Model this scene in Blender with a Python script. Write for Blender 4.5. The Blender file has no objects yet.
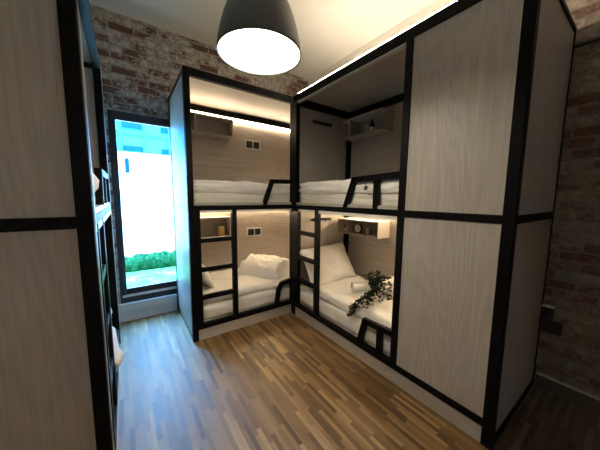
import bpy, bmesh, math, random
from mathutils import Vector, Matrix, noise
random.seed(4)
S = bpy.context.scene
C = S.collection
rad = math.radians

# ------------------------------------------------------------------ helpers
WL = {}          # object name -> world location of its origin


def bx(bm, x0, x1, y0, y1, z0, z1):
    v = [bm.verts.new((x, y, z)) for x in (x0, x1) for y in (y0, y1) for z in (z0, z1)]
    for f in ((0, 1, 3, 2), (4, 6, 7, 5), (0, 4, 5, 1), (2, 3, 7, 6), (0, 2, 6, 4), (1, 5, 7, 3)):
        bm.faces.new([v[i] for i in f])


def prism(bm, poly, axis, a, b):
    """extrude a 2-D outline along axis ('x','y' or 'z') from a to b"""
    def P(p, t):
        return {'x': (t, p[0], p[1]), 'y': (p[0], t, p[1]), 'z': (p[0], p[1], t)}[axis]
    A = [bm.verts.new(P(p, a)) for p in poly]
    B = [bm.verts.new(P(p, b)) for p in poly]
    n = len(poly)
    bm.faces.new(A)
    bm.faces.new(B[::-1])
    for i in range(n):
        bm.faces.new((A[i], B[i], B[(i + 1) % n], A[(i + 1) % n]))


def tube(bm, pts, r, seg=8, cap=True):
    pts = [Vector(p) for p in pts]
    rings = []
    for i, p in enumerate(pts):
        d = (pts[min(i + 1, len(pts) - 1)] - pts[max(i - 1, 0)]).normalized()
        a = d.cross(Vector((0, 0, 1)))
        if a.length < 1e-3:
            a = d.cross(Vector((1, 0, 0)))
        a.normalize()
        b = d.cross(a)
        rr = r[i] if isinstance(r, (list, tuple)) else r
        rings.append([bm.verts.new(p + a * math.cos(t) * rr + b * math.sin(t) * rr)
                      for t in [2 * math.pi * k / seg for k in range(seg)]])
    for i in range(len(rings) - 1):
        for k in range(seg):
            bm.faces.new((rings[i][k], rings[i][(k + 1) % seg], rings[i + 1][(k + 1) % seg], rings[i + 1][k]))
    if cap:
        bm.faces.new(rings[0][::-1])
        bm.faces.new(rings[-1])


def lathe(bm, prof, cx, cy, seg=48, cap0=True, cap1=True):
    rings = []
    for r, z in prof:
        rings.append([bm.verts.new((cx + r * math.cos(2 * math.pi * k / seg), cy + r * math.sin(2 * math.pi * k / seg), z))
                      for k in range(seg)])
    for i in range(len(rings) - 1):
        for k in range(seg):
            bm.faces.new((rings[i][k], rings[i][(k + 1) % seg], rings[i + 1][(k + 1) % seg], rings[i + 1][k]))
    if cap0:
        bm.faces.new(rings[0][::-1])
    if cap1:
        bm.faces.new(rings[-1])


def obj(name, bm, mat, parent=None, loc=None, bevel=0.0, smooth=False, mats=None):
    """link bm (built in world coordinates) as ONE mesh object; its origin is the parent's origin (or loc)"""
    off = Vector(loc) if loc is not None else (WL[parent.name] if parent else Vector((0, 0, 0)))
    bmesh.ops.recalc_face_normals(bm, faces=bm.faces)
    bmesh.ops.translate(bm, verts=bm.verts, vec=-off)
    me = bpy.data.meshes.new(name)
    bm.to_mesh(me)
    bm.free()
    for m in (mats or [mat]):
        me.materials.append(m)
    o = bpy.data.objects.new(name, me)
    C.objects.link(o)
    if parent:
        o.parent = parent
        o.location = off - WL[parent.name]
    else:
        o.location = off
    WL[o.name] = off
    if smooth:
        for p in me.polygons:
            p.use_smooth = True
    if bevel:
        md = o.modifiers.new('edge', 'BEVEL')
        md.width = bevel
        md.segments = 2
        md.limit_method = 'ANGLE'
    return o


def tag(o, label, cat, group=None, kind=None):
    o['label'] = label
    o['category'] = cat
    if group:
        o['group'] = group
    if kind:
        o['kind'] = kind
    return o


def thing(name, loc, label, cat, group=None):
    o = bpy.data.objects.new(name, None)
    o.empty_display_size = .1
    C.objects.link(o)
    o.location = loc
    WL[o.name] = Vector(loc)
    return tag(o, label, cat, group)


def struct(name, bm, mat, parent=None, bevel=0.0):
    o = obj(name, bm, mat, parent, bevel=bevel)
    if not parent:
        o['kind'] = 'structure'
    return o


def boxes(*bs):
    bm = bmesh.new()
    for b in bs:
        bx(bm, *b)
    return bm


# ------------------------------------------------------------------ materials
class NT:
    def __init__(s, name):
        s.m = bpy.data.materials.new(name)
        s.m.use_nodes = True
        s.t = s.m.node_tree
        s.b = s.t.nodes['Principled BSDF']

    def n(s, typ, **kw):
        nd = s.t.nodes.new(typ)
        for k, v in kw.items():
            if k in nd.inputs:
                nd.inputs[k].default_value = v
            else:
                setattr(nd, k, v)
        return nd

    def l(s, a, b):
        s.t.links.new(a, b)

    def math(s, op, a, b=None, c=None):
        nd = s.n('ShaderNodeMath', operation=op)
        for i, v in enumerate((a, b, c)):
            if v is None:
                continue
            if isinstance(v, (int, float)):
                nd.inputs[i].default_value = v
            else:
                s.l(v, nd.inputs[i])
        return nd.outputs[0]

    def ramp(s, fac, stops):
        nd = s.n('ShaderNodeValToRGB')
        e = nd.color_ramp.elements
        while len(e) < len(stops):
            e.new(.5)
        for i, (p, c) in enumerate(stops):
            e[i].position = p
            e[i].color = (*c, 1)
        s.l(fac, nd.inputs[0])
        return nd.outputs[0]

    def mix(s, fac, a, b, blend='MIX'):
        nd = s.n('ShaderNodeMix', data_type='RGBA', blend_type=blend)
        for sock, v in ((nd.inputs[0], fac), (nd.inputs[6], a), (nd.inputs[7], b)):
            if isinstance(v, (int, float)):
                sock.default_value = v
            elif isinstance(v, tuple):
                sock.default_value = (*v, 1)
            else:
                s.l(v, sock)
        return nd.outputs[2]

    def coords(s, scale=(1, 1, 1), rot=(0, 0, 0)):
        tc = s.n('ShaderNodeTexCoord')
        mp = s.n('ShaderNodeMapping')
        mp.inputs['Scale'].default_value = scale
        mp.inputs['Rotation'].default_value = rot
        s.l(tc.outputs['Object'], mp.inputs[0])
        return mp.outputs[0]

    def noise(s, vec, scale, detail=3, rough=.5):
        nd = s.n('ShaderNodeTexNoise')
        nd.inputs['Scale'].default_value = scale
        nd.inputs['Detail'].default_value = detail
        nd.inputs['Roughness'].default_value = rough
        s.l(vec, nd.inputs['Vector'])
        return nd.outputs['Fac']

    def bump(s, h, strength, dist):
        nd = s.n('ShaderNodeBump')
        nd.inputs['Strength'].default_value = strength
        nd.inputs['Distance'].default_value = dist
        s.l(h, nd.inputs['Height'])
        s.l(nd.outputs[0], s.b.inputs['Normal'])


def plain(name, col, rough=.5, metal=0, spec=.5, emit=None, est=0):
    k = NT(name)
    k.b.inputs['Base Color'].default_value = (*col, 1)
    k.b.inputs['Roughness'].default_value = rough
    k.b.inputs['Metallic'].default_value = metal
    k.b.inputs['Specular IOR Level'].default_value = spec
    if emit:
        k.b.inputs['Emission Color'].default_value = (*emit, 1)
        k.b.inputs['Emission Strength'].default_value = est
    return k.m


def wood_panel(name, grain, c0, c1, rough=.42, contrast=1.0):
    k = NT(name)
    st = [1.0, 1.0, 1.0]
    st['xyz'.index(grain)] = .16
    v = k.coords(tuple(st))
    a = k.noise(v, 2.6, 2, .4)
    rings = k.math('FRACT', k.math('MULTIPLY', a, 26))
    rings = k.math('ABSOLUTE', k.math('SUBTRACT', rings, .5))
    st2 = [1.0, 1.0, 1.0]
    st2['xyz'.index(grain)] = .02
    fine = k.noise(k.coords(tuple(st2)), 130, 4, .6)
    mid = k.noise(k.coords(tuple(st2)), 22, 3, .5)
    f = k.math('ADD', k.math('MULTIPLY', rings, .62 * contrast), k.math('MULTIPLY', fine, 1.25))
    f = k.math('ADD', f, k.math('MULTIPLY', mid, .35))
    f = k.math('SUBTRACT', f, .50)
    col = k.ramp(f, [(0.1, c0), (.85, c1)])
    k.l(col, k.b.inputs['Base Color'])
    k.b.inputs['Roughness'].default_value = rough
    k.bump(fine, .15, .002)
    return k.m


M = {}
OA, OB = (.39, .343, .298), (.525, .472, .42)
M['oak_v'] = wood_panel('light oak laminate, upright grain', 'z', OA, OB)
M['oak_x'] = wood_panel('light oak laminate, grain along x', 'x', OA, OB)
M['oak_y'] = wood_panel('light oak laminate, grain along y', 'y', OA, OB)
M['black'] = plain('black powder coated aluminium', (.002, .0023, .003), .48, .0, .14)
M['blackmat'] = plain('matt black plastic', (.01, .01, .011), .5)
M['silver'] = plain('brushed aluminium trim', (.72, .70, .67), .35, .6)
M['trimwhite'] = plain('white trim profile', (.86, .83, .78), .4)
M['white'] = plain('white plastic', (.8, .79, .76), .4)
M['led'] = plain('warm led strip', (.9, .85, .75), .5, emit=(1, .78, .50), est=36)
M['ledup'] = plain('warm led strip, upper bunk', (.9, .85, .75), .5, emit=(1, .78, .52), est=22)
M['cove_and_fill'] = plain('warm cove light strip', (.9, .85, .75), .5, emit=(1, .86, .66), est=38)
M['diffuser'] = plain('glowing lamp diffuser', (.9, .88, .8), .5, emit=(1, .89, .70), est=22)
M['shade'] = plain('grey lacquered metal shade', (.075, .08, .078), .38, .0)
M['plaster'] = plain('cream painted plaster', (.82, .785, .71), .8)
M['greyplaster'] = plain('pale grey painted plaster', (.55, .56, .57), .7)
M['base'] = plain('dark brown skirting', (.10, .085, .07), .5)
M['basetop'] = plain('pale skirting edge strip', (.6, .56, .5), .5)


def linen(name, col):
    k = NT(name)
    v = k.coords()
    f = k.noise(v, 9, 4, .55)
    k.l(k.ramp(f, [(.3, tuple(c * .93 for c in col)), (.7, col)]), k.b.inputs['Base Color'])
    k.b.inputs['Roughness'].default_value = .9
    k.b.inputs['Specular IOR Level'].default_value = .15
    k.bump(k.noise(v, 28, 5, .6), .35, .012)
    return k.m


M['linen'] = linen('white cotton bedding', (.88, .85, .79))
M['matt'] = linen('cream mattress ticking', (.76, .72, .64))


def floor_mat(name, axis):
    k = NT(name)
    tc = k.n('ShaderNodeTexCoord')
    sp = k.n('ShaderNodeSeparateXYZ')
    k.l(tc.outputs['Object'], sp.inputs[0])
    across, along = (sp.outputs[0], sp.outputs[1]) if axis == 'y' else (sp.outputs[1], sp.outputs[0])
    u = k.math('DIVIDE', across, .027)
    row = k.math('FLOOR', u)
    wn = k.n('ShaderNodeTexWhiteNoise', noise_dimensions='1D')
    k.l(row, wn.inputs['W'])
    v = k.math('ADD', k.math('DIVIDE', along, .33), k.math('MULTIPLY', wn.outputs['Value'], 9.0))
    cell = k.math('FLOOR', v)
    cb = k.n('ShaderNodeCombineXYZ')
    k.l(row, cb.inputs[0])
    k.l(cell, cb.inputs[1])
    w2 = k.n('ShaderNodeTexWhiteNoise', noise_dimensions='3D')
    k.l(cb.outputs[0], w2.inputs['Vector'])
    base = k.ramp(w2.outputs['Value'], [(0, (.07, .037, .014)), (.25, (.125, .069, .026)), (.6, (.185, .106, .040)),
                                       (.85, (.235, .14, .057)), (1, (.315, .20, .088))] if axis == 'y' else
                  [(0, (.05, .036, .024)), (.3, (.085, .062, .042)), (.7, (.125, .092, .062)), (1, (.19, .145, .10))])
    sc = (40, 2.2, 1) if axis == 'y' else (2.2, 40, 1)
    g = k.noise(k.coords(sc), 2.2, 4, .6)
    col = k.mix(.55, base, k.ramp(g, [(.3, (.45, .45, .45)), (.7, (.9, .9, .9))]), 'OVERLAY')
    # joints
    fu = k.math('ABSOLUTE', k.math('SUBTRACT', k.math('FRACT', u), .5))
    ju = k.math('GREATER_THAN', fu, .487)
    fv = k.math('ABSOLUTE', k.math('SUBTRACT', k.math('FRACT', v), .5))
    jv = k.math('GREATER_THAN', fv, .4975)
    j = k.math('MAXIMUM', ju, jv)
    col = k.mix(k.math('MULTIPLY', j, .45), col, (.06, .03, .015))
    k.l(col, k.b.inputs['Base Color'])
    k.l(k.math('ADD', k.math('MULTIPLY', g, .16), .40), k.b.inputs['Roughness'])
    k.b.inputs['Specular IOR Level'].default_value = .5
    k.bump(j, .15, -.002)
    return k.m


M['floor'] = floor_mat('small strip oak parquet', 'y')
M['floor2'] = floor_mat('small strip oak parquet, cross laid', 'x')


def brick_mat(name, rot, seed):
    k = NT(name)
    tc = k.n('ShaderNodeTexCoord')
    sp = k.n('ShaderNodeSeparateXYZ')
    k.l(tc.outputs['Object'], sp.inputs[0])
    cb = k.n('ShaderNodeCombineXYZ')
    k.l(sp.outputs[0 if rot == 'x' else 1], cb.inputs[0])
    k.l(sp.outputs[2], cb.inputs[1])
    cb.inputs[2].default_value = seed
    # wobble the courses a little
    nv = k.n('ShaderNodeTexNoise')
    nv.inputs['Scale'].default_value = 9
    nv.inputs['Detail'].default_value = 4
    k.l(cb.outputs[0], nv.inputs['Vector'])
    sub = k.n('ShaderNodeVectorMath', operation='SUBTRACT')
    k.l(nv.outputs['Color'], sub.inputs[0])
    sub.inputs[1].default_value = (.5, .5, .5)
    scl = k.n('ShaderNodeVectorMath', operation='SCALE')
    k.l(sub.outputs[0], scl.inputs[0])
    scl.inputs['Scale'].default_value = .03
    add = k.n('ShaderNodeVectorMath', operation='ADD')
    k.l(cb.outputs[0], add.inputs[0])
    k.l(scl.outputs[0], add.inputs[1])
    vec = add.outputs[0]
    br = k.n('ShaderNodeTexBrick')
    br.inputs['Scale'].default_value = 1
    br.inputs['Brick Width'].default_value = .225
    br.inputs['Row Height'].default_value = .072
    br.inputs['Mortar Size'].default_value = .008
    br.inputs['Mortar Smooth'].default_value = .4
    br.inputs['Color1'].default_value = (0, 0, 0, 1)
    br.inputs['Color2'].default_value = (1, 1, 1, 1)
    br.inputs['Mortar'].default_value = (.5, .5, .5, 1)
    k.l(vec, br.inputs['Vector'])
    red = k.ramp(br.outputs['Color'], [(0, (.07, .03, .022)), (.4, (.14, .056, .036)), (.75, (.19, .085, .055)), (1, (.10, .06, .048))])
    red = k.mix(.5, red, k.ramp(k.noise(vec, 38, 5, .7), [(.3, (.03, .02, .017)), (.7, (.24, .12, .08))]))
    # worn paint: big patches, different per brick, more on the joints
    big = k.noise(vec, 2.1, 5, .6)
    fine = k.noise(vec, 24, 6, .72)
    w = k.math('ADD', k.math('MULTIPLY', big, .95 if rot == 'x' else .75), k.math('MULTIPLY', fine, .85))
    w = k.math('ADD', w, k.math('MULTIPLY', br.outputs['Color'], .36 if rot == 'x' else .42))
    w = k.math('ADD', w, k.math('MULTIPLY', br.outputs['Fac'], .16))
    mr = k.n('ShaderNodeMapRange')
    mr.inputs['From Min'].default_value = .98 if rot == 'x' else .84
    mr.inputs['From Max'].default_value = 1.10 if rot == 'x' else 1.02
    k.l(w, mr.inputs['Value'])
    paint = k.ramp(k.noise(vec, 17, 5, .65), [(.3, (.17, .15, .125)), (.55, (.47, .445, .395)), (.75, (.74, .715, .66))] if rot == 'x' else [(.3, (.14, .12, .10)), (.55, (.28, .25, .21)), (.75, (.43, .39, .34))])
    paint = k.mix(k.math('MULTIPLY', br.outputs['Fac'], .45), paint, (.10, .085, .07))
    mort = k.mix(br.outputs['Fac'], red, (.25, .225, .19))
    col = k.mix(k.math('MULTIPLY', mr.outputs[0], .88), mort, paint)
    k.l(col, k.b.inputs['Base Color'])
    k.b.inputs['Roughness'].default_value = .85
    h = k.math('SUBTRACT', k.math('MULTIPLY', fine, .5), k.math('MULTIPLY', br.outputs['Fac'], .9))
    k.bump(h, .7, .012)
    return k.m


M['brick_x'] = brick_mat('worn whitewashed brick, window wall', 'x', 0.0)
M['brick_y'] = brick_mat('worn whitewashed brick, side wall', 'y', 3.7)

k = NT('window glass')
k.b.inputs['Roughness'].default_value = 0
k.b.inputs['IOR'].default_value = 1.02
k.b.inputs['Transmission Weight'].default_value = 1
M['glass'] = k.m
k = NT('grass')
k.l(k.ramp(k.noise(k.coords(), 6, 5, .7), [(.35, (.03, .11, .025)), (.55, (.08, .20, .05)), (.75, (.35, .42, .2))]), k.b.inputs['Base Color'])
k.b.inputs['Roughness'].default_value = .9
M['lawn'] = k.m
k = NT('low hedge leaves')
k.l(k.ramp(k.noise(k.coords(), 18, 4, .7), [(.35, (.004, .025, .008)), (.7, (.015, .07, .02))]), k.b.inputs['Base Color'])
M['hedge'] = k.m
M['leaf'] = plain('dark green leaf', (.006, .013, .005), .6, 0, .12)
M['stem'] = plain('brown stem', (.06, .04, .02), .6)
M['render'] = plain('white rendered wall', (.85, .86, .86), .8)
M['glz'] = plain('pale cyan glazing panel', (.02, .15, .19), .7)
M['glzblue'] = plain('deep blue window pane', (.002, .018, .075), .8)
M['mull'] = plain('dark mullion', (.02, .05, .08), .4)
M['frame'] = plain('dark anodised window frame', (.02, .028, .036), .35)
M['clockface'] = plain('ivory clock face', (.75, .72, .65), .5)
M['bottle'] = plain('dark glass bottle', (.02, .017, .012), .12)
M['labelcream'] = plain('cream label', (.75, .7, .55), .6)
M['yellow'] = plain('yellow card box', (.62, .47, .14), .6)
M['pot'] = plain('grey pot', (.3, .28, .25), .6)

for q_ in ('glz', 'glzblue', 'hedge', 'lawn', 'render', 'mull'):      # dull outdoor surfaces
    M[q_].node_tree.nodes['Principled BSDF'].inputs['Specular IOR Level'].default_value = .02
# ------------------------------------------------------------------ dimensions (metres)
H = 2.601                    # bunk height
ZT, ZB = 1.363, 1.3145       # middle rail
RT, RB = .1626, .113         # bottom rail
P = .055                     # post section
XB, XBR = -1.163, .90        # bunk by the window
DEP = .90
YR = -2.10                   # outer end of the right-hand bunk
YM = -1.472                  # its middle post
XRW, YBW = .937, .907        # brick wall faces
XL, YLN, YLF = -1.755, -1.193, .4405   # left-hand bunk
XLB = -2.70
HC = 3.345                   # ceiling

# ------------------------------------------------------------------ the setting
XW0, YW0 = -2.78, -3.3
struct('floor', boxes((XW0 - .2, XRW + .2, YR + .03, YBW + .2, -.12, 0)), M['floor'])
# in front of the end of the right bunk the strips are laid the other way
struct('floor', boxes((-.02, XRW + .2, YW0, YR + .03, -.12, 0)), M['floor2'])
struct('floor', boxes((XW0 - .2, -.02, YW0, YR + .03, -.12, 0)), M['floor'])
struct('ceiling', boxes((XW0 - .2, XRW + .2, YW0 - .2, YBW + .2, HC, HC + .15)), M['plaster'])
WX0, WX1, WZ0, WZ1 = -1.745, -1.08, .20, 2.36
struct('wall_back', boxes((XW0 - .2, WX0, YBW, YBW + .2, 0, HC), (WX1, XRW + .2, YBW, YBW + .2, 0, HC),
                          (WX0, WX1, YBW, YBW + .2, WZ1, HC), (WX0, WX1, YBW, YBW + .2, 0, WZ0)), M['brick_x'])
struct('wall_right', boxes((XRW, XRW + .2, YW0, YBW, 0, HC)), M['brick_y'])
struct('trim_1', boxes((XRW - .03, XRW, YW0, YBW, 2.95, HC)), M['plaster'])
struct('wall_left', boxes((XW0 - .2, XW0, YW0, YBW, 0, HC)), M['plaster'])
struct('wall_front', boxes((XW0 - .2, -.6, YW0 - .2, YW0, 0, HC)), M['plaster'])  # unseen wall; this half made pale to bounce light onto the left bunk
struct('wall_front', boxes((-.6, XRW + .2, YW0 - .2, YW0, 0, HC)), M['brick_x'])  # unseen wall; set close and darker here to cut bounce on the right end
bb = struct('baseboard_right', boxes((XRW - .016, XRW, YW0, YR - .004, 0, .092)), M['base'])
struct('baseboard_cap', boxes((XRW - .022, XRW, YW0, YR - .004, .092, .104)), M['basetop'], bb)
bb = struct('baseboard_back', boxes((WX0 - .3, XB - .004, YBW - .02, YBW, 0, .125)), M['greyplaster'])
struct('window_board', boxes((WX0 - .05, XB - .006, YBW - .045, YBW, .125, .215)), M['greyplaster'], bb, bevel=.004)

# window
w = struct('window_1', boxes((WX0, WX0 + .05, YBW + .02, YBW + .09, WZ0, WZ1), (WX1 - .05, WX1, YBW + .02, YBW + .09, WZ0, WZ1),
                             (WX0 + .05, WX1 - .05, YBW + .02, YBW + .09, 2.29, WZ1), (WX0 + .05, WX1 - .05, YBW + .02, YBW + .09, WZ0, .28)),
           M['frame'], bevel=.003)
struct('sash_frame', boxes((WX0 + .05, WX0 + .066, YBW + .03, YBW + .075, .28, 2.29), (WX1 - .066, WX1 - .05, YBW + .03, YBW + .075, .28, 2.29),
                           (WX0 + .066, WX1 - .066, YBW + .03, YBW + .075, 2.272, 2.29), (WX0 + .066, WX1 - .066, YBW + .03, YBW + .075, .30, .372)),
       M['frame'], w, bevel=.003)
struct('track', boxes((WX0 + .02, WX1, YBW + .0, YBW + .03, .279, .302)), M['silver'], w)
struct('pane', boxes((WX0 + .066, WX1 - .066, YBW + .05, YBW + .056, .372, 2.272)), M['glass'], w)
hb = bmesh.new()
bx(hb, WX0 + .048, WX0 + .068, YBW - .004, YBW + .03, 1.36, 1.50)
bx(hb, WX0 + .052, WX0 + .064, YBW - .02, YBW - .004, 1.30, 1.44)
struct('window_handle', hb, M['blackmat'], w, bevel=.003)

# ------------------------------------------------------------------ outside the window
lw = obj('lawn', boxes((-9, 6, YBW + .2, 26, -.16, .10)), M['lawn'])
lw['kind'] = 'structure'
wallo = thing('boundary_wall', (-.7, 3.1, -.01), 'low white rendered garden wall beyond the lawn outside the window', 'wall')
obj('wall_body', boxes((-7, 5, 3.05, 3.2, -.01, 2.19)), M['render'], wallo)
obj('coping', boxes((-7, 5, 3.02, 3.23, 2.19, 2.235)), M['render'], wallo, bevel=.004)
vt = thing('wall_lamp', (-1.57, 3.05, 2.0), 'small blue box lamp on the white garden wall outside', 'lamp')
obj('lamp_housing', boxes((-1.595, -1.545, 3.0, 3.05, 1.88, 2.12)), M['glzblue'], vt, bevel=.004)
obj('back_plate', boxes((-1.605, -1.535, 3.04, 3.05, 1.87, 2.13)), M['mull'], vt)
hg = bmesh.new()
n_ = 90
for i in range(n_):
    for j in range(2):
        cx = -4 + 6.5 * (i + .5 * j) / n_
        r = .08 + .03 * random.random()
        bmesh.ops.create_icosphere(hg, subdivisions=2, radius=r,
                                   matrix=Matrix.Translation((cx, 2.80 + .09 * j, .18 + .04 * random.random() + .03 * j)) @ Matrix.Diagonal((1, .8, 1.5, 1)))
for v in hg.verts:
    v.co += Vector((random.uniform(-.012, .012), random.uniform(-.012, .012), random.uniform(-.012, .012)))
    v.co.z = max(v.co.z, .10)
    v.co.y = min(v.co.y, 3.015)
tag(obj('hedge', hg, M['hedge']), 'low clipped green hedge along the foot of the white garden wall', 'hedge')
bd = thing('building', (-1, 8.2, -.01), 'far pale blue glazed building rising behind the garden wall', 'building')
obj('facade', boxes((-6, 5, 8.05, 11, -.01, 6.2)), M['glz'], bd)
for zz0, zz1 in ((3.0, 3.17), (3.75, 3.95), (4.55, 4.75)):
    for x0 in (-3.9, -2.75, -1.58, -.43, .72):
        obj('window', boxes((x0, x0 + .58, 8.0, 8.05, zz0, zz1)), M['glzblue'], bd)
for x0 in (-3.95, -3.2, -2.4, -1.64, -.94, -.2, .55):
    obj('mullion', boxes((x0, x0 + .035, 7.96, 8.0, 2.0, 6.1)), M['mull'], bd)
for z0 in (2.9, 3.6, 4.4, 5.2):
    obj('transom', boxes((-5.5, 4.5, 7.97, 8.0, z0, z0 + .03)), M['mull'], bd)

# ------------------------------------------------------------------ bunk beds
def ladder(parent, frame, rails, rungs, s=.046):
    """frame(u0,u1,d0,d1,z0,z1) -> box; two upright rails and three rungs"""
    lb = boxes(*[frame(a, b, -.002, .045, RT - .012, ZB + .004) for a, b in rails])
    l = obj('ladder', lb, M['black'], parent, bevel=.003)
    for z in rungs:
        obj('rung', boxes(frame(rails[0][1] - .004, rails[1][0] + .004, .002, .04, z - .023, z + .023)), M['black'], l, bevel=.003)
    return l


def shelf(parent, frame, u0, u1, d0, d1, z0, z1, div, mat):
    t = .018
    s = obj('shelf', boxes(frame(u0, u1, d0, d1, z0, z0 + t), frame(u0, u1, d0, d1, z1 - t, z1),
                           frame(u0, u0 + t, d0, d1, z0 + t, z1 - t), frame(u1 - t, u1, d0, d1, z0 + t, z1 - t),
                           frame(u0 + t, u1 - t, d1 - .01, d1, z0 + t, z1 - t)), mat, parent, bevel=.0015)
    obj('divider', boxes(frame(div, div + t, d0 + .002, d1 - .01, z0 + t, z1 - t)), mat, s)
    return s


def outlet(parent, frame, u, d, z, s=.1):
    p = obj('socket_plate', boxes(frame(u - s * 1.12, u + s * 1.12, d - .012, d, z - s * .62, z + s * .62)), M['white'], parent, bevel=.003)
    for q in (-.52, .52):
        obj('socket', boxes(frame(u + (q - .43) * s, u + (q + .43) * s, d - .018, d - .011, z - s * .45, z + s * .45)), M['blackmat'], p, bevel=.002)


def hooks(parent, x0, x1, y, z):
    hb = bmesh.new()
    bx(hb, x0, x1, y - .012, y, z - .016, z + .016)
    for i in range(4):
        cx = x0 + .02 + (x1 - x0 - .04) * i / 3
        tube(hb, [(cx, y - .01, z), (cx, y - .045, z - .004), (cx, y - .052, z + .016)], .006, 6)
        tube(hb, [(cx, y - .01, z - .01), (cx, y - .03, z - .024), (cx, y - .036, z - .012)], .005, 6)
    obj('hook_rack', hb, M['blackmat'], parent)


# --- bunk by the window: front at y=0
B = thing('bunk_bed', (XB, 0, 0), 'double oak panel bunk bed with black frame standing along the window wall', 'bunk bed', )
def fB(u0, u1, d0, d1, z0, z1): return (u0, u1, d0, d1, z0, z1)
for x in (XB, XBR - P):
    for y in (0, DEP - P):
        if x > 0 and y == 0: continue
        obj('post', boxes((x, x + P, y, y + P, 0, H)), M['black'], B, bevel=.004)
obj('post', boxes((.001, P, .003, P, 0, H - .06)), M['black'], B, bevel=.003)
fr = (XB + P, .0)
for z0, z1, nm in ((H - .068, H, 'top_rail'), (ZB, ZT, 'middle_rail'), (RB, RT, 'bottom_rail')):
    obj(nm, boxes((fr[0] - .003, fr[1], .001, .05, z0, z1)), M['black'], B, bevel=.003)
obj('top_rail', boxes((XB + P, XBR - P, DEP - .05, DEP - .012, 2.502, 2.577)), M['black'], B, bevel=.003)
obj('top_rail', boxes((XB + .004, XB + .05, P, DEP - P, H - .045, H)), M['black'], B, bevel=.003)
obj('roof_panel', boxes((XB + .05, XBR, .05, DEP - .01, 2.577, 2.596)), M['oak_x'], B)
obj('back_panel', boxes((XB + .03, XBR, DEP - .012, DEP, ZT, 2.575)), M['oak_x'], B)
obj('back_panel', boxes((XB + .03, XBR, DEP - .012, DEP, RB, ZB)), M['oak_x'], B)
obj('side_panel', boxes((XB + .006, XB + .03, P - .004, DEP - P + .004, ZT - .022, H - .045)), M['oak_v'], B)
obj('side_panel', boxes((XB + .006, XB + .03, P - .004, DEP - P + .004, .04, ZT - .03)), M['oak_v'], B)
obj('side_rail', boxes((XB + .012, XB + .03, P, DEP - P, .0, .04)), M['black'], B)
obj('bed_board', boxes((XB + .03, XBR, .052, DEP - .012, ZB + .012, ZT + .01)), M['oak_x'], B)
obj('edge_strip', boxes((XB + P, .0, .012, .052, ZT, ZT + .028)), M['oak_x'], B)
obj('bed_board', boxes((XB + .03, XBR, .052, DEP - .012, RB, RT)), M['oak_x'], B)
obj('toe_board', boxes((XB + P, .0, .008, .026, 0, RB)), M['oak_x'], B)
obj('trim_profile', boxes((XB + P - .005, .0, .006, .022, ZB - .024, ZB)), M['trimwhite'], B)
obj('led_strip', boxes((XB + P, XBR - P, DEP - .036, DEP - .014, ZB - .022, ZB + .008)), M['led'], B)
obj('led_strip', boxes((XB + P, XBR - P, DEP - .036, DEP - .014, 2.470, 2.500)), M['ledup'], B)
ladder(B, fB, ((XB + P, XB + P + .05), (-.742, -.692)), (1.018, .725, .438))
shelf(B, fB, XB + .031, -.44, .72, DEP - .013, 2.215, 2.44, -.915, M['oak_x'])
shelf(B, fB, XB + .031, -.50, .72, DEP - .013, .915, 1.185, -1.02, M['oak_x'])
outlet(B, fB, -.10, DEP - .012, 2.19, .105)
outlet(B, fB, -.09, DEP - .012, .935, .105)


def guard_rail(parent, axis, poly_out, bars, d0, d1):
    """poly_out: 2-D polyline of the bar centre line, bars: uprights (u, z0, z1)"""
    g = bmesh.new()
    w = .024
    for i in range(len(poly_out) - 1):
        a, b = Vector(poly_out[i]), Vector(poly_out[i + 1])
        d = (b - a).normalized()
        n = Vector((-d.y, d.x)) * w
        e = d * (w * .8 if 0 < i else 0)
        e2 = d * (w * .8 if i < len(poly_out) - 2 else 0)
        prism(g, [a - e + n, b + e2 + n, b + e2 - n, a - e - n], 'y' if axis == 'x' else 'x', d0, d1)
    for u, z0, z1 in bars:
        r = (u - w, u + w, d0 + .002, d1 - .002, z0, z1)
        bx(g, *(r if axis == 'x' else (r[2], r[3], r[0], r[1], r[4], r[5])))
    return obj('guard_rail', g, M['black'], parent, bevel=.003)


guard_rail(B, 'x', [(-.362, ZT - .01), (-.262, 1.628), (.004, 1.636)], [], .004, .046)
guard_rail(B, 'x', [(-.20, RT - .01), (-.172, .33), (-.13, .40), (.004, .425)], [], .004, .046)

# --- right-hand bunk: front at x=0
R = thing('bunk_bed', (0, YR, 0), 'long oak panel bunk bed with closed front panels along the right brick wall', 'bunk bed')
XR1 = .917
def fR(u0, u1, d0, d1, z0, z1): return (d0, d1, u0, u1, z0, z1)
obj('post', boxes((0, P, -.078, 0, 0, H)), M['black'], R, bevel=.004)
obj('post', boxes((0, P, YM, YM + P, RB, H)), M['black'], R, bevel=.004)
obj('post', boxes((0, P, YR, YR + P, 0, H)), M['black'], R, bevel=.004)
obj('post', boxes((XR1 - .012, XR1, YR + .004, YR + P, 0, H)), M['black'], R, bevel=.004)
obj('post', boxes((XR1 - P, XR1, -.078, -.012, 0, H)), M['black'], R, bevel=.004)
for z0, z1, nm in ((H - .075, H, 'top_rail'), (ZB, ZT, 'middle_rail'), (RB, RT, 'bottom_rail')):
    obj(nm, boxes((.001, .05, YR + P, -.07, z0, z1)), M['black'], R, bevel=.003)
for z0, z1, nm in ((H - .03, H, 'top_rail'), (ZB, ZT, 'middle_rail'), (.0, .045, 'bottom_rail')):
    obj(nm, boxes((P, XR1 - .012, YR + .002, YR + .04, z0, z1)), M['black'], R, bevel=.003)
obj('inner_rail', boxes((P, XR1 - .004, -.075, -.024, 2.50, 2.575)), M['black'], R, bevel=.003)
obj('inner_rail', boxes((XR1 - .055, XR1 - .012, YR + .06, -.08, 2.50, 2.575)), M['black'], R, bevel=.003)
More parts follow.
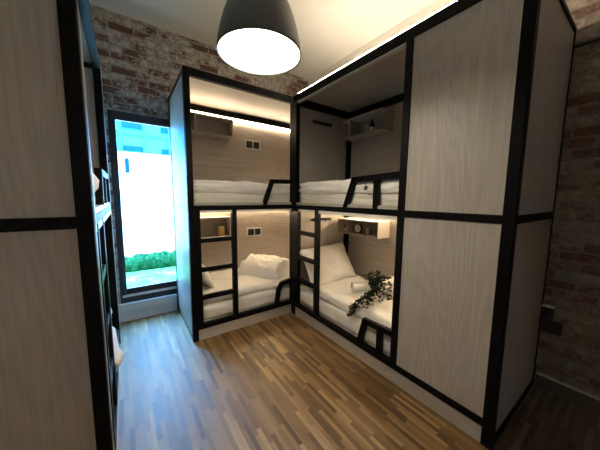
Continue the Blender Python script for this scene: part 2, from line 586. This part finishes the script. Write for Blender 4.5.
obj('roof_panel', boxes((.05, XR1, YR + .04, -.01, 2.577, 2.596)), M['oak_y'], R)
obj('trim_profile', boxes((.010, .05, YM + P, -.078, H - .088, H - .0755)), M['silver'], R)
obj('front_panel', boxes((.010, .026, YR + P - .003, YM + .003, ZT, H - .075)), M['oak_v'], R)
obj('front_panel', boxes((.010, .026, YR + P - .003, YM + .003, RT, ZB)), M['oak_v'], R)
obj('end_panel', boxes((P - .002, XR1 - .013, YR + .012, YR + .03, ZT, H - .03)), M['oak_v'], R)
obj('end_panel', boxes((P - .002, XR1 - .013, YR + .012, YR + .03, .045, ZB)), M['oak_v'], R)
obj('head_panel', boxes((P - .002, XR1 - .01, -.022, -.006, ZT, 2.577)), M['oak_v'], R)
obj('head_panel', boxes((P - .002, XR1 - .01, -.022, -.006, RB, ZB)), M['oak_v'], R)
obj('back_panel', boxes((XR1 - .012, XR1, YR + .03, -.022, ZT, 2.577)), M['oak_y'], R)
obj('back_panel', boxes((XR1 - .012, XR1, YR + .03, -.022, RB, ZB)), M['oak_y'], R)
obj('bed_board', boxes((.052, XR1 - .012, YR + .03, -.022, ZB + .012, ZT + .01)), M['oak_y'], R)
obj('edge_strip', boxes((.012, .052, YM + P, -.078, ZT, ZT + .028)), M['oak_y'], R)
obj('bed_board', boxes((.052, XR1 - .012, YR + .03, -.022, RB, RT)), M['oak_y'], R)
obj('toe_board', boxes((.008, .026, YR + P, -.078, 0, RB)), M['oak_y'], R)
obj('trim_profile', boxes((.006, .022, YM + P, -.078, ZB - .030, ZB)), M['trimwhite'], R)
obj('led_strip', boxes((XR1 - .036, XR1 - .014, YR + .06, -.09, ZB - .022, ZB + .008)), M['led'], R)
obj('cove_and_fill_light', boxes((.004, .012, YR + P, -.10, H - .001, H + .004)), M['cove_and_fill'], R)
obj('cove_and_fill_light', boxes((.50, .53, YR + .1, -.10, H - .006, H + .010)), M['cove_and_fill'], R)  # unseen second strip, added on the roof to brighten the ceiling
ladder(R, fR, ((-.492, -.438), (-.128, -.078)), (1.04, .742, .468))
# rungs were made between rails given in ascending order
shelf(R, fR, -.715, -.081, .70, XR1 - .013, 2.205, 2.432, -.235, M['oak_y'])
shelf(R, fR, -.735, -.081, .685, XR1 - .013, .985, 1.178, -.245, M['oak_y'])
hooks(R, .28, .575, -.022, 2.37)
hooks(R, .28, .60, -.022, 1.17)
guard_rail(R, 'y', [(-.865, ZT - .01), (-.965, 1.607), (YM + P - .01, 1.622)], [(-1.207, ZT - .01, 1.60)], .004, .046)
guard_rail(R, 'y', [(-1.088, RT - .01), (-1.145, .375), (YM + P - .01, .387)], [(-1.300, RT - .01, .37)], .004, .046)

# --- left-hand bunk: its end faces the camera, front at x=XL
L = thing('bunk_bed', (XL, YLN, 0), 'oak panel bunk bed on the left, its plain end panel filling the near left side', 'bunk bed')
def fL(u0, u1, d0, d1, z0, z1): return (XL - d1, XL - d0, u0, u1, z0, z1)
for x in (XL - P, XLB):
    for y in (YLN, YLF - P):
        obj('post', boxes((x, x + P, y, y + P, 0, H)), M['black'], L, bevel=.004)
for z0, z1, nm in ((H - .06, H, 'top_rail'), (ZB, ZT, 'middle_rail'), (RB, RT, 'bottom_rail')):
    obj(nm, boxes((XL - .05, XL - .001, YLN + P, YLF - P, z0, z1)), M['black'], L, bevel=.003)
    obj(nm, boxes((XLB + P, XL - P, YLN + .001, YLN + .045, z0, z1)), M['black'], L, bevel=.003)
    obj(nm, boxes((XLB + P, XL - P, YLF - .045, YLF - .001, z0, z1)), M['black'], L, bevel=.003)
for y0, y1 in ((YLN + .012, YLN + .03), (YLF - .03, YLF - .012)):
    obj('end_panel', boxes((XLB + .03, XL - P + .002, y0, y1, ZT, H - .06)), M['oak_v'], L)
    obj('end_panel', boxes((XLB + .03, XL - P + .002, y0, y1, RT, ZB)), M['oak_v'], L)
obj('back_panel', boxes((XLB, XLB + .012, YLN + P, YLF - P, ZT, 2.577)), M['oak_y'], L)
obj('back_panel', boxes((XLB, XLB + .012, YLN + P, YLF - P, RB, ZB)), M['oak_y'], L)
obj('roof_panel', boxes((XLB + .01, XL - .05, YLN + .046, YLF - .046, 2.577, 2.596)), M['oak_y'], L)
obj('bed_board', boxes((XLB + .012, XL - .052, YLN + .046, YLF - .046, ZB + .012, ZT + .01)), M['oak_y'], L)
obj('edge_strip', boxes((XL - .052, XL - .006, YLN + P, YLF - P, ZT, ZT + .026)), M['silver'], L)
obj('bed_board', boxes((XLB + .012, XL - .052, YLN + .046, YLF - .046, RB, RT)), M['oak_y'], L)
obj('toe_board', boxes((XL - .026, XL - .008, YLN + P, YLF - P, 0, RB)), M['oak_y'], L)
obj('trim_profile', boxes((XL - .022, XL - .002, YLN + P, YLF - P, ZB - .03, ZB)), M['silver'], L)
obj('corner_strip', boxes((XL - .002, XL + .003, YLN + P - .014, YLN + P, .0, H - .06)), M['silver'], L)
obj('corner_strip', boxes((XL - .002, XL + .003, YLF - .012, YLF, .0, H)), M['silver'], L)
ladder(L, fL, ((-1.05, -1.0), (-.70, -.65)), (1.03, .735, .45))
guard_rail(L, 'y', [(-.42, ZT - .01), (-.34, 1.607), (YLF - P + .01, 1.622)], [(.05, ZT - .01, 1.60)], XL - .046, XL - .004)

# ------------------------------------------------------------------ bedding
def fbm(p, f, seed=0.0):
    return noise.fractal(Vector((p[0] * f + seed, p[1] * f - seed, p[2] * f + 2 * seed)), 1.0, 2.0, 4)


def ridge(p, f, seed):
    q = Vector((p[0] * f[0] + seed, p[1] * f[1] + seed * 1.7, p[2] * f[2]))
    q = q + Vector((noise.noise(q * .6), noise.noise(q * .6 + Vector((7, 3, 1))), 0)) * 1.2
    return 1 - abs(noise.noise(q)) * 2


def soft_box(x0, x1, y0, y1, z0, z1, r, amp, f, seed, step=.03, wr=(0, (1, 1, 1)), stz=None):
    """rounded, rumpled slab of bedding"""
    bm = bmesh.new()
    nx, ny, nz = [max(2, int((b - a) / step)) for a, b in ((x0, x1), (y0, y1), (z0, z1))]
    if stz:
        nz = max(2, int((z1 - z0) / stz))
    grid = {}

    def V(i, j, l):
        if (i, j, l) not in grid:
            p = Vector((x0 + (x1 - x0) * i / nx, y0 + (y1 - y0) * j / ny, z0 + (z1 - z0) * l / nz))
            q = Vector((min(max(p.x, x0 + r), x1 - r), min(max(p.y, y0 + r), y1 - r), min(max(p.z, z0 + r), z1 - r)))
            d = p - q
            n = d.normalized() if d.length > 1e-6 else Vector((0, 0, 1))
            if d.length > 1e-6:
                p = q + n * r
            k_ = min(1, max(0, (p.z - z0) / .05))
            p = p + n * (amp * fbm(p, f, seed) + wr[0] * ridge(p, wr[1], seed)) * k_
            grid[(i, j, l)] = bm.verts.new(p)
        return grid[(i, j, l)]
    for i in range(nx):
        for j in range(ny):
            bm.faces.new((V(i, j, nz), V(i + 1, j, nz), V(i + 1, j + 1, nz), V(i, j + 1, nz)))
            bm.faces.new((V(i, j, 0), V(i, j + 1, 0), V(i + 1, j + 1, 0), V(i + 1, j, 0)))
    for i in range(nx):
        for l in range(nz):
            bm.faces.new((V(i, 0, l), V(i + 1, 0, l), V(i + 1, 0, l + 1), V(i, 0, l + 1)))
            bm.faces.new((V(i, ny, l), V(i, ny, l + 1), V(i + 1, ny, l + 1), V(i + 1, ny, l)))
    for j in range(ny):
        for l in range(nz):
            bm.faces.new((V(0, j, l), V(0, j, l + 1), V(0, j + 1, l + 1), V(0, j + 1, l)))
            bm.faces.new((V(nx, j, l), V(nx, j + 1, l), V(nx, j + 1, l + 1), V(nx, j, l + 1)))
    return bm


def heap(org, u, v, lu, lv, hf, nu=56, nv=44, base=0.0):
    """cloth heap: top height field over a rotated rectangle, closed to the base"""
    bm = bmesh.new()
    o, u, v = Vector(org), Vector(u).normalized(), Vector(v).normalized()
    top = [[None] * (nv + 1) for _ in range(nu + 1)]
    bot = [[None] * (nv + 1) for _ in range(nu + 1)]
    for i in range(nu + 1):
        for j in range(nv + 1):
            a, b = i / nu, j / nv
            e = min(a, 1 - a, b, 1 - b)
            wob = .02 * math.sin(9 * a + 3 * b)
            p = o + u * (a * lu + wob * (b - .5)) + v * (b * lv + wob)
            h = hf(a, b, p)
            edge = min(1, e / .08)
            edge = math.sqrt(max(0, 1 - (1 - edge) ** 2))
            top[i][j] = bm.verts.new(p + Vector((0, 0, base + max(.004, h * edge))))
            bot[i][j] = bm.verts.new(p + Vector((0, 0, base)))
    for i in range(nu):
        for j in range(nv):
            bm.faces.new((top[i][j], top[i + 1][j], top[i + 1][j + 1], top[i][j + 1]))
            bm.faces.new((bot[i][j], bot[i][j + 1], bot[i + 1][j + 1], bot[i + 1][j]))
    for i in range(nu):
        bm.faces.new((top[i][0], bot[i][0], bot[i + 1][0], top[i + 1][0]))
        bm.faces.new((top[i][nv], top[i + 1][nv], bot[i + 1][nv], bot[i][nv]))
    for j in range(nv):
        bm.faces.new((top[0][j], top[0][j + 1], bot[0][j + 1], bot[0][j]))
        bm.faces.new((top[nu][j], bot[nu][j], bot[nu][j + 1], top[nu][j + 1]))
    return bm


def pillow(w, h, t, seed):
    bm = bmesh.new()
    n = 30
    f = {}
    for s in (1, -1):
        for i in range(n + 1):
            for j in range(n + 1):
                a, b = 2 * i / n - 1, 2 * j / n - 1
                edge = i in (0, n) or j in (0, n)
                if edge and s == -1:
                    f[(s, i, j)] = f[(1, i, j)]
                    continue
                th = t * .5 * ((1 - abs(a) ** 2.6) * (1 - abs(b) ** 2.6)) ** .55
                pin = 1 - .07 * (1 - a * a) * abs(b) - .0
                pin2 = 1 - .07 * (1 - b * b) * abs(a)
                p = Vector((a * w / 2 * pin2, b * h / 2 * pin, s * th))
                if not edge:
                    p.z += s * .012 * fbm(p, 7, seed) * min(1, th / .03)
                f[(s, i, j)] = bm.verts.new(p)
        for i in range(n):
            for j in range(n):
                q = [f[(s, i, j)], f[(s, i + 1, j)], f[(s, i + 1, j + 1)], f[(s, i, j + 1)]]
                bm.faces.new(q if s == 1 else q[::-1])
    return bm


def solid(name, bm, mat, label, cat, group=None, loc=None):
    if loc is None:
        bb_ = [v.co for v in bm.verts]
        loc = (sum(v.x for v in bb_) / len(bb_), sum(v.y for v in bb_) / len(bb_), min(v.z for v in bb_))
    o = obj(name, bm, mat, None, loc=loc, smooth=True)
    return tag(o, label, cat, group)


ZU, ZLo = ZT + .010, RT
# upper beds: mattress + folded duvet over it
solid('mattress', soft_box(XB + .062, XBR - .07, .062, .875, ZU, ZU + .108, .014, .006, 5, 1.1, wr=(.010, (2, 3, 24)), stz=.012), M['matt'],
      'cream mattress on the upper bunk by the window wall', 'mattress', 'mattresses')
solid('duvet', soft_box(XB + .060, XBR - .08, .054, .872, ZU + .106, ZU + .232, .028, .018, 5, 2.2, wr=(.020, (2.5, 6, 22)), stz=.012), M['linen'],
      'rumpled white duvet spread on the upper bunk by the window wall', 'duvet', 'duvets')
solid('mattress', soft_box(.062, XR1 - .07, YR + .06, -.085, ZU, ZU + .108, .014, .006, 5, 3.1, wr=(.010, (3, 2, 24)), stz=.012), M['matt'],
      'cream mattress on the upper bunk at the right', 'mattress', 'mattresses')
solid('duvet', soft_box(.054, XR1 - .075, YR + .07, -.082, ZU + .106, ZU + .232, .028, .014, 5, 4.2, wr=(.020, (6, 2.2, 26)), stz=.012), M['linen'],
      'rumpled white duvet on the upper bunk at the right behind the slanted guard rail', 'duvet', 'duvets')
# lower bed by the window wall
solid('mattress', soft_box(XB + .11, XBR - .07, .056, .875, ZLo, ZLo + .165, .035, .006, 5, 5.1, wr=(.012, (2, 2, 20))), M['linen'],
      'cream mattress on the lower bunk by the window wall behind the ladder', 'mattress', 'mattresses')
solid('duvet', soft_box(XB + .115, XBR - .1, .060, .865, ZLo + .166, ZLo + .262, .045, .016, 4, 6.3, wr=(.016, (5, 4, 14)), stz=.015), M['linen'],
      'smooth white duvet spread flat on the lower bunk by the window wall', 'duvet', 'duvets')


def hB(a, b, p):
    return .125 + .045 * fbm(p, 4, 3.3) + .030 * ridge(p, (9, 5, 1), 1.3) + .05 * math.sin(math.pi * min(1, a * 1.2)) + .03 * b


solid('folded_duvet', heap((-.13, .085, ZLo + .268), (.80, .60, 0), (-.62, .78, 0), .52, .57, hB), M['linen'],
      'thick rumpled white duvet folded at the right end of the window bunk\'s lower bed', 'duvet')
# standing corner of a pillow at the far left end
pb = pillow(.58, .34, .13, 2.0)
bmesh.ops.transform(pb, matrix=Matrix.Translation((XB + .20, .50, ZLo + .262 + .15)) @ Matrix.Rotation(rad(90), 4, 'Z') @ Matrix.Rotation(rad(64), 4, 'X'), verts=pb.verts)
solid('pillow', pb, M['linen'], 'white pillow propped at the left end of the lower bunk behind the ladder', 'pillow')
# lower bed at the right
solid('mattress', soft_box(.056, XR1 - .07, YR + .06, -.088, ZLo, ZLo + .165, .035, .006, 5, 7.1, wr=(.014, (2, 2.5, 22))), M['linen'],
      'cream mattress on the lower bunk at the right', 'mattress', 'mattresses')
solid('duvet', soft_box(.058, XR1 - .08, YR + .08, -.09, ZLo + .166, ZLo + .262, .05, .020, 4, 8.3, wr=(.020, (6, 4, 14)), stz=.015), M['linen'],
      'white duvet spread on the lower bunk at the right under the leafy sprig', 'duvet', 'duvets')


def hR(a, b, p):
    return .075 + .045 * fbm(p, 4, 5.1) + .018 * ridge(p, (6, 6, 1), 2.2) + .07 * a * (1 - b)


solid('folded_duvet', heap((.84, -1.70, ZLo + .270), (0, 1, 0), (-1, .1, 0), .90, .36, hR, 50, 30), M['linen'],
      'folded white duvet bunched up behind the leafy sprig on the lower bunk at the right', 'duvet')
pb = pillow(.74, .50, .19, 5.0)
bmesh.ops.transform(pb, matrix=Matrix.Translation((.40, -.235, ZLo + .262 + .205)) @ Matrix.Rotation(rad(-3), 4, 'Y') @ Matrix.Rotation(rad(60), 4, 'X'), verts=pb.verts)
solid('pillow', pb, M['linen'], 'large plump white pillow leaning at the head of the lower bunk at the right', 'pillow')
# rolled towel
tb = bmesh.new()
pts = []
for i in range(90):
    t = i / 89
    a = t * 2 * math.pi * 3.2
    r = .012 + .043 * t
    pts.append((r * math.cos(a), r * math.sin(a)))
path0 = [Vector((p[0], 0, p[1] + .062)) for p in pts]
vv = [[tb.verts.new((p.x, s, p.z)) for p in path0] for s in (-.14, -.132, .132, .14)]
for a in range(3):
    for i in range(len(path0) - 1):
        tb.faces.new((vv[a][i], vv[a][i + 1], vv[a + 1][i + 1], vv[a + 1][i]))
bmesh.ops.transform(tb, matrix=Matrix.Translation((.42, -.80, ZLo + .272)) @ Matrix.Rotation(rad(62), 4, 'Z'), verts=tb.verts)
to = solid('rolled_towel', tb, M['linen'], 'rolled white towel lying beside the leafy sprig', 'towel')
md = to.modifiers.new('thick', 'SOLIDIFY')
md.thickness = .009
# left bunk
def bulge(bm, y0, y1, amt, drop=0.0):
    for v in bm.verts:
        if y0 < v.co.y < y1:
            k_ = math.sin(math.pi * (v.co.y - y0) / (y1 - y0)) ** .6 * min(1, max(0, (v.co.x - (XL - .25)) / .15))
            v.co.x += amt * k_
            if v.co.x > XL + .002:
                v.co.z -= drop * k_ * .6
    return bm


solid('mattress', soft_box(XLB + .05, XL - .058, YLN + .07, YLF - .07, ZU, ZU + .075, .025, .004, 5, 9.1), M['matt'],
      'cream mattress on the upper bunk at the left', 'mattress', 'mattresses')
solid('duvet', bulge(soft_box(XLB + .06, XL - .052, YLN + .10, YLF - .10, ZU + .076, ZU + .195, .045, .018, 4, 1.2, wr=(.012, (6, 3, 12))), -1.08, -.42, .034), M['linen'],
      'white duvet on the upper bunk at the left', 'duvet', 'duvets')
solid('mattress', soft_box(XLB + .05, XL - .058, YLN + .07, YLF - .07, ZLo, ZLo + .165, .035, .005, 5, 2.1), M['matt'],
      'cream mattress on the lower bunk at the left', 'mattress', 'mattresses')
solid('duvet', bulge(soft_box(XLB + .06, XL - .052, YLN + .10, YLF - .10, ZLo + .166, ZLo + .28, .05, .03, 4, 3.2, wr=(.012, (6, 3, 12))), -.62, -.12, .085, .14), M['linen'],
      'white duvet bulging out of the lower bunk at the left', 'duvet', 'duvets')

# leafy sprig lying on the bed
SP = (.30, -.98, ZLo + .285)
sp = thing('leafy_sprig', SP, 'small dark green leafy sprig lying on the white duvet', 'plant')
st = bmesh.new()
lf = bmesh.new()
random.seed(11)


def leaf(bm, p, d, up, l, w):
    d = d.normalized()
    s = d.cross(up)
    if s.length < 1e-3:
        s = d.cross(Vector((1, 0, .2)))
    s.normalize()
    n = s.cross(d)
    a = bm.verts.new(p)
    m1 = bm.verts.new(p + d * l * .3 + s * w * .42)
    m2 = bm.verts.new(p + d * l * .3 - s * w * .42)
    k1 = bm.verts.new(p + d * l * .66 + s * w * .40 - n * l * .05)
    k2 = bm.verts.new(p + d * l * .66 - s * w * .40 - n * l * .05)
    e = bm.verts.new(p + d * l - n * l * .12)
    c = bm.verts.new(p + d * l * .5 + n * l * .08)
    for q in ((a, m1, c), (m1, k1, c), (k1, e, c), (a, c, m2), (m2, c, k2), (k2, c, e)):
        bm.faces.new(q)


branches = [((.42, -.90, .05), (.56, -.70, .07)), ((.42, -.90, .05), (.60, -.86, .10)), ((.42, -.90, .05), (.56, -.98, .13)),
            ((.42, -.90, .05), (.42, -1.10, .10)), ((.42, -.90, .05), (.33, -1.18, .07)), ((.42, -.90, .04), (.22, -1.16, .05)),
            ((.42, -.90, .04), (.10, -1.13, .035)), ((.36, -.97, .04), (.035, -1.11, .03)), ((.42, -.90, .05), (.48, -.92, .18)),
            ((.42, -.90, .05), (.44, -1.00, .18)), ((.42, -.90, .05), (.36, -1.04, .15)), ((.40, -.92, .05), (.30, -1.00, .12)),
            ((.42, -.90, .05), (.52, -.80, .14)), ((.36, -.97, .04), (.16, -1.06, .07)), ((.42, -.90, .05), (.50, -1.06, .09)),
            ((.36, -.97, .04), (.03, -1.02, -.005)), ((.07, -1.01, .03), (.012, -.965, -.10)), ((.09, -1.03, .03), (.014, -1.00, -.07)), ((.36, -.97, .04), (.10, -1.00, .02))]
zb0 = ZLo + .285
for a, b in branches:
    a = Vector((a[0], a[1], zb0 + a[2]))
    b = Vector((b[0], b[1], zb0 + b[2] + (.035 if b[0] > .46 else 0)))
    mid = (a + b) / 2 + Vector((0, 0, .04))
    pts = [(1 - t) ** 2 * a + 2 * t * (1 - t) * mid + t * t * b for t in [i / 10 for i in range(11)]]
    tube(st, pts, [.003 - .0018 * i / 10 for i in range(11)], 5)
    for i in range(1, 11):
        for q in range(4):
            d = (pts[i] - pts[i - 1]).normalized()
            rnd = Vector((random.uniform(-1, 1), random.uniform(-1, 1), random.uniform(-.1, .9)))
            leaf(lf, pts[i] + Vector((random.uniform(-.026, .026), random.uniform(-.026, .026), random.uniform(.0, .022))), d * .6 + rnd, Vector((random.uniform(-.6, .6), random.uniform(-.6, .6), 1)),
                 random.uniform(.026, .038), random.uniform(.020, .028))
obj('stem', st, M['stem'], sp)
obj('foliage', lf, M['leaf'], sp)

# ------------------------------------------------------------------ things on the shelves
def bottle(x, y, z, hgt, r, label):
    t = thing('bottle', (x, y, z), label, 'bottle')
    bm = bmesh.new()
    lathe(bm, [(r * .9, z), (r, z + .006), (r, z + hgt * .55), (r * .4, z + hgt * .75), (r * .36, z + hgt * .93)], x, y, 20)
    obj('glass_body', bm, M['bottle'], t, smooth=True)
    bm = bmesh.new()
    lathe(bm, [(r * 1.03, z + hgt * .08), (r * 1.03, z + hgt * .42)], x, y, 20, False, False)
    obj('paper_label', bm, M['labelcream'], t, smooth=True)
    bm = bmesh.new()
    lathe(bm, [(r * .42, z + hgt * .93), (r * .42, z + hgt)], x, y, 16)
    obj('cap', bm, M['blackmat'], t, smooth=True)


bottle(.76, -.165, 1.003, .125, .026, 'small dark bottle with cream label in the left compartment of the lower right shelf')
# round clock
ck = thing('clock', (.75, -.39, 1.003), 'small round desk clock with pale face on the lower right shelf', 'clock')
cb_ = bmesh.new()
R_ = .058
for r0, x0, x1, bmx in ((R_, .735, .765, cb_),):
    ring = [(r0 * math.cos(2 * math.pi * i / 40), r0 * math.sin(2 * math.pi * i / 40)) for i in range(40)]
    prism(bmx, [(-.39 + a, 1.003 + .066 + b) for a, b in ring], 'x', x0, x1)
bx(cb_, .735, .765, -.425, -.41, 1.003, 1.02)
bx(cb_, .735, .765, -.37, -.355, 1.003, 1.02)
obj('clock_case', cb_, M['blackmat'], ck, bevel=.002)
fb = bmesh.new()
prism(fb, [(-.39 + .84 * R_ * math.cos(2 * math.pi * i / 40), 1.069 + .84 * R_ * math.sin(2 * math.pi * i / 40)) for i in range(40)], 'x', .733, .7349)
obj('clock_face', fb, M['clockface'], ck)
hb = bmesh.new()
prism(hb, [(-.3915, 1.069), (-.3885, 1.069), (-.3885, 1.109), (-.3915, 1.109)], 'x', .7315, .7328)
prism(hb, [(-.39, 1.067), (-.39, 1.071), (-.414, 1.059), (-.4145, 1.056)], 'x', .7315, .7328)
obj('clock_hand', hb, M['blackmat'], ck)


def cup(x, y, z, h, r, mat, label):
    bm = bmesh.new()
    lathe(bm, [(r * .7, z), (r * .55, z + .01), (r * .9, z + h * .5), (r, z + h), (r * .92, z + h), (r * .82, z + h * .5), (r * .3, z + h * .12)], x, y, 24)
    o = obj('cup', bm, mat, None, loc=(x, y, z), smooth=True)
    tag(o, label, 'cup')


cup(.75, -.545, 1.003, .085, .034, M['pot'], 'small grey cup to the right of the desk clock')
# upper right shelf
bottle(.80, -.50, 2.2232, .15, .030, 'dark bottle standing on the upper right shelf')
cn = thing('candle_tube', (.755, -.455, 2.2232), 'slim pale candle tube in front of the dark bottle on the upper right shelf', 'candle')
bm = bmesh.new()
lathe(bm, [(.017, 2.2232), (.018, 2.226), (.018, 2.315), (.016, 2.317)], .755, -.455, 20)
obj('tube_body', bm, M['labelcream'], cn, smooth=True)
bm = bmesh.new()
lathe(bm, [(.0015, 2.317), (.0015, 2.326)], .755, -.455, 8)
obj('wick', bm, M['blackmat'], cn)
# box on the lower shelf by the window wall
bo = thing('card_box', (-.61, .79, .933), 'small yellow card box on the shelf of the lower bunk by the window wall', 'box')
obj('box_body', boxes((-.645, -.575, .755, .83, .933, 1.045)), M['yellow'], bo, bevel=.002)
obj('box_lid', boxes((-.647, -.573, .753, .832, 1.045, 1.06)), M['labelcream'], bo, bevel=.002)
# small black key tag hung on the upper guard rail
kt = thing('key_tag', (-.004, -1.12, 1.53), 'small black tag hanging from the upper right guard rail', 'tag')
bm = bmesh.new()
tube(bm, [(-.004, -1.12, 1.584), (-.005, -1.121, 1.55)], .0025, 6)
obj('cord', bm, M['blackmat'], kt)
bm = bmesh.new()
prism(bm, [(-1.135, 1.515), (-1.105, 1.512), (-1.102, 1.543), (-1.12, 1.552), (-1.137, 1.545)], 'x', -.009, -.003)
obj('tag_plate', bm, M['blackmat'], kt)

# ------------------------------------------------------------------ pendant lamp
LX, LY, LZ, LR = -1.004, -1.20, 2.208, .222
pl = thing('pendant_lamp', (LX, LY, LZ), 'large grey dome pendant lamp glowing under the ceiling', 'lamp')
bm = bmesh.new()
prof = [(.224, 0), (.223, .015), (.217, .06), (.206, .11), (.190, .165), (.169, .22), (.141, .275), (.108, .325), (.07, .36), (.04, .375)]
outer = [(r, LZ + z) for r, z in prof]
inner = [(r - .006, LZ + z - .004) for r, z in prof[1:]][::-1]
lathe(bm, inner + [(LR - .006, LZ + .001)] + outer, LX, LY, 64, False, False)
obj('lamp_shade', bm, M['shade'], pl, smooth=True)
bm = bmesh.new()
lathe(bm, [(.001, LZ + .012), (.12, LZ + .013), (.19, LZ + .016), (.2155, LZ + .022), (.2155, LZ + .028), (.001, LZ + .028)], LX, LY, 64, True, True)
obj('diffuser', bm, M['diffuser'], pl, smooth=True)
bm = bmesh.new()
lathe(bm, [(.041, LZ + .372), (.041, LZ + .42), (.03, LZ + .45), (.008, LZ + .46)], LX, LY, 32)
obj('lamp_cap', bm, M['shade'], pl, smooth=True)
bm = bmesh.new()
tube(bm, [(LX, LY, LZ + .455), (LX, LY, HC - .03)], .004, 8)
obj('cord', bm, M['blackmat'], pl)
bm = bmesh.new()
lathe(bm, [(.05, HC), (.05, HC - .02), (.02, HC - .035)][::-1], LX, LY, 32)
obj('ceiling_rose', bm, M['shade'], pl, smooth=True)

# ------------------------------------------------------------------ on the right brick wall
def wall_socket(y, z, w, h, label, white_top):
    t = thing('wall_socket', (XRW, y, z), label, 'socket')
    obj('socket_body', boxes((XRW - .045, XRW, y - w / 2, y + w / 2, z - h / 2, z + h / 2)), M['blackmat'], t, bevel=.004)
    obj('socket_face', boxes((XRW - .052, XRW - .044, y - w * .32, y + w * .32, z - h * .3, z + h * .3)), M['blackmat'], t, bevel=.003)
    if white_top:
        obj('white_lid', boxes((XRW - .047, XRW, y - w / 2, y + w / 2, z + h / 2 + .0005, z + h / 2 + .008)), M['white'], t)


wall_socket(-2.125, .605, .065, .085, 'smaller black wall socket with white top edge low on the right brick wall', True)
wall_socket(-2.155, .50, .11, .085, 'wider black wall socket just below the smaller one on the right brick wall', False)
bm = bmesh.new()
tube(bm, [(XRW - .014, YW0, 2.50), (XRW - .014, -2.8, 2.498), (XRW - .014, YR - .02, 2.49), (XRW - .014, -1.0, 2.49)], .013, 10)
tag(obj('conduit', bm, M['blackmat'], None, loc=(XRW - .014, -2.3, 2.49), smooth=True), 'thin black cable conduit running along the upper right brick wall', 'conduit')

# ------------------------------------------------------------------ light
wd = bpy.data.worlds.new('World')
S.world = wd
wd.use_nodes = True
bg = wd.node_tree.nodes['Background']
bg.inputs[0].default_value = (.14, .45, 1.0, 1)
bg.inputs[1].default_value = 66.0
sun = bpy.data.lights.new('sun', 'SUN')
sun.energy = 30
sun.angle = rad(1)
sun.color = (.55, .84, 1)
so = bpy.data.objects.new('sun', sun)
C.objects.link(so)
so.rotation_euler = (rad(32), 0, rad(12))
pa = bpy.data.lights.new('window_portal', 'AREA')
pa.shape = 'RECTANGLE'
pa.size, pa.size_y = WX1 - WX0, WZ1 - WZ0
pa.cycles.is_portal = True
po = bpy.data.objects.new('window_portal', pa)
C.objects.link(po)
po.location = ((WX0 + WX1) / 2, YBW + .19, (WZ0 + WZ1) / 2)
po.rotation_euler = (rad(-90), 0, 0)

# ------------------------------------------------------------------ camera
cam = bpy.data.cameras.new('camera')
cam.sensor_width = 36
cam.lens = 247.97 / 600 * 36
cam.clip_start = .02
co = bpy.data.objects.new('camera', cam)
C.objects.link(co)
ya, pi_, ro = rad(35.2631), rad(-6.284), rad(.5268)
fw = Vector((math.sin(ya) * math.cos(pi_), math.cos(ya) * math.cos(pi_), math.sin(pi_)))
r0 = Vector((math.cos(ya), -math.sin(ya), 0))
u0 = r0.cross(fw)
rr = r0 * math.cos(ro) + u0 * math.sin(ro)
uu = u0 * math.cos(ro) - r0 * math.sin(ro)
m = Matrix((rr, uu, -fw)).transposed().to_4x4()
m.translation = (-1.6489, -2.5032, 1.4463)
co.matrix_world = m
S.camera = co
vs = S.view_settings
vs.view_transform = 'Standard'
vs.look = 'None'
vs.gamma = 1
vs.use_curve_mapping = False
vs.exposure = 0.75
S.cycles.max_bounces = 8
S.cycles.sample_clamp_indirect = 6
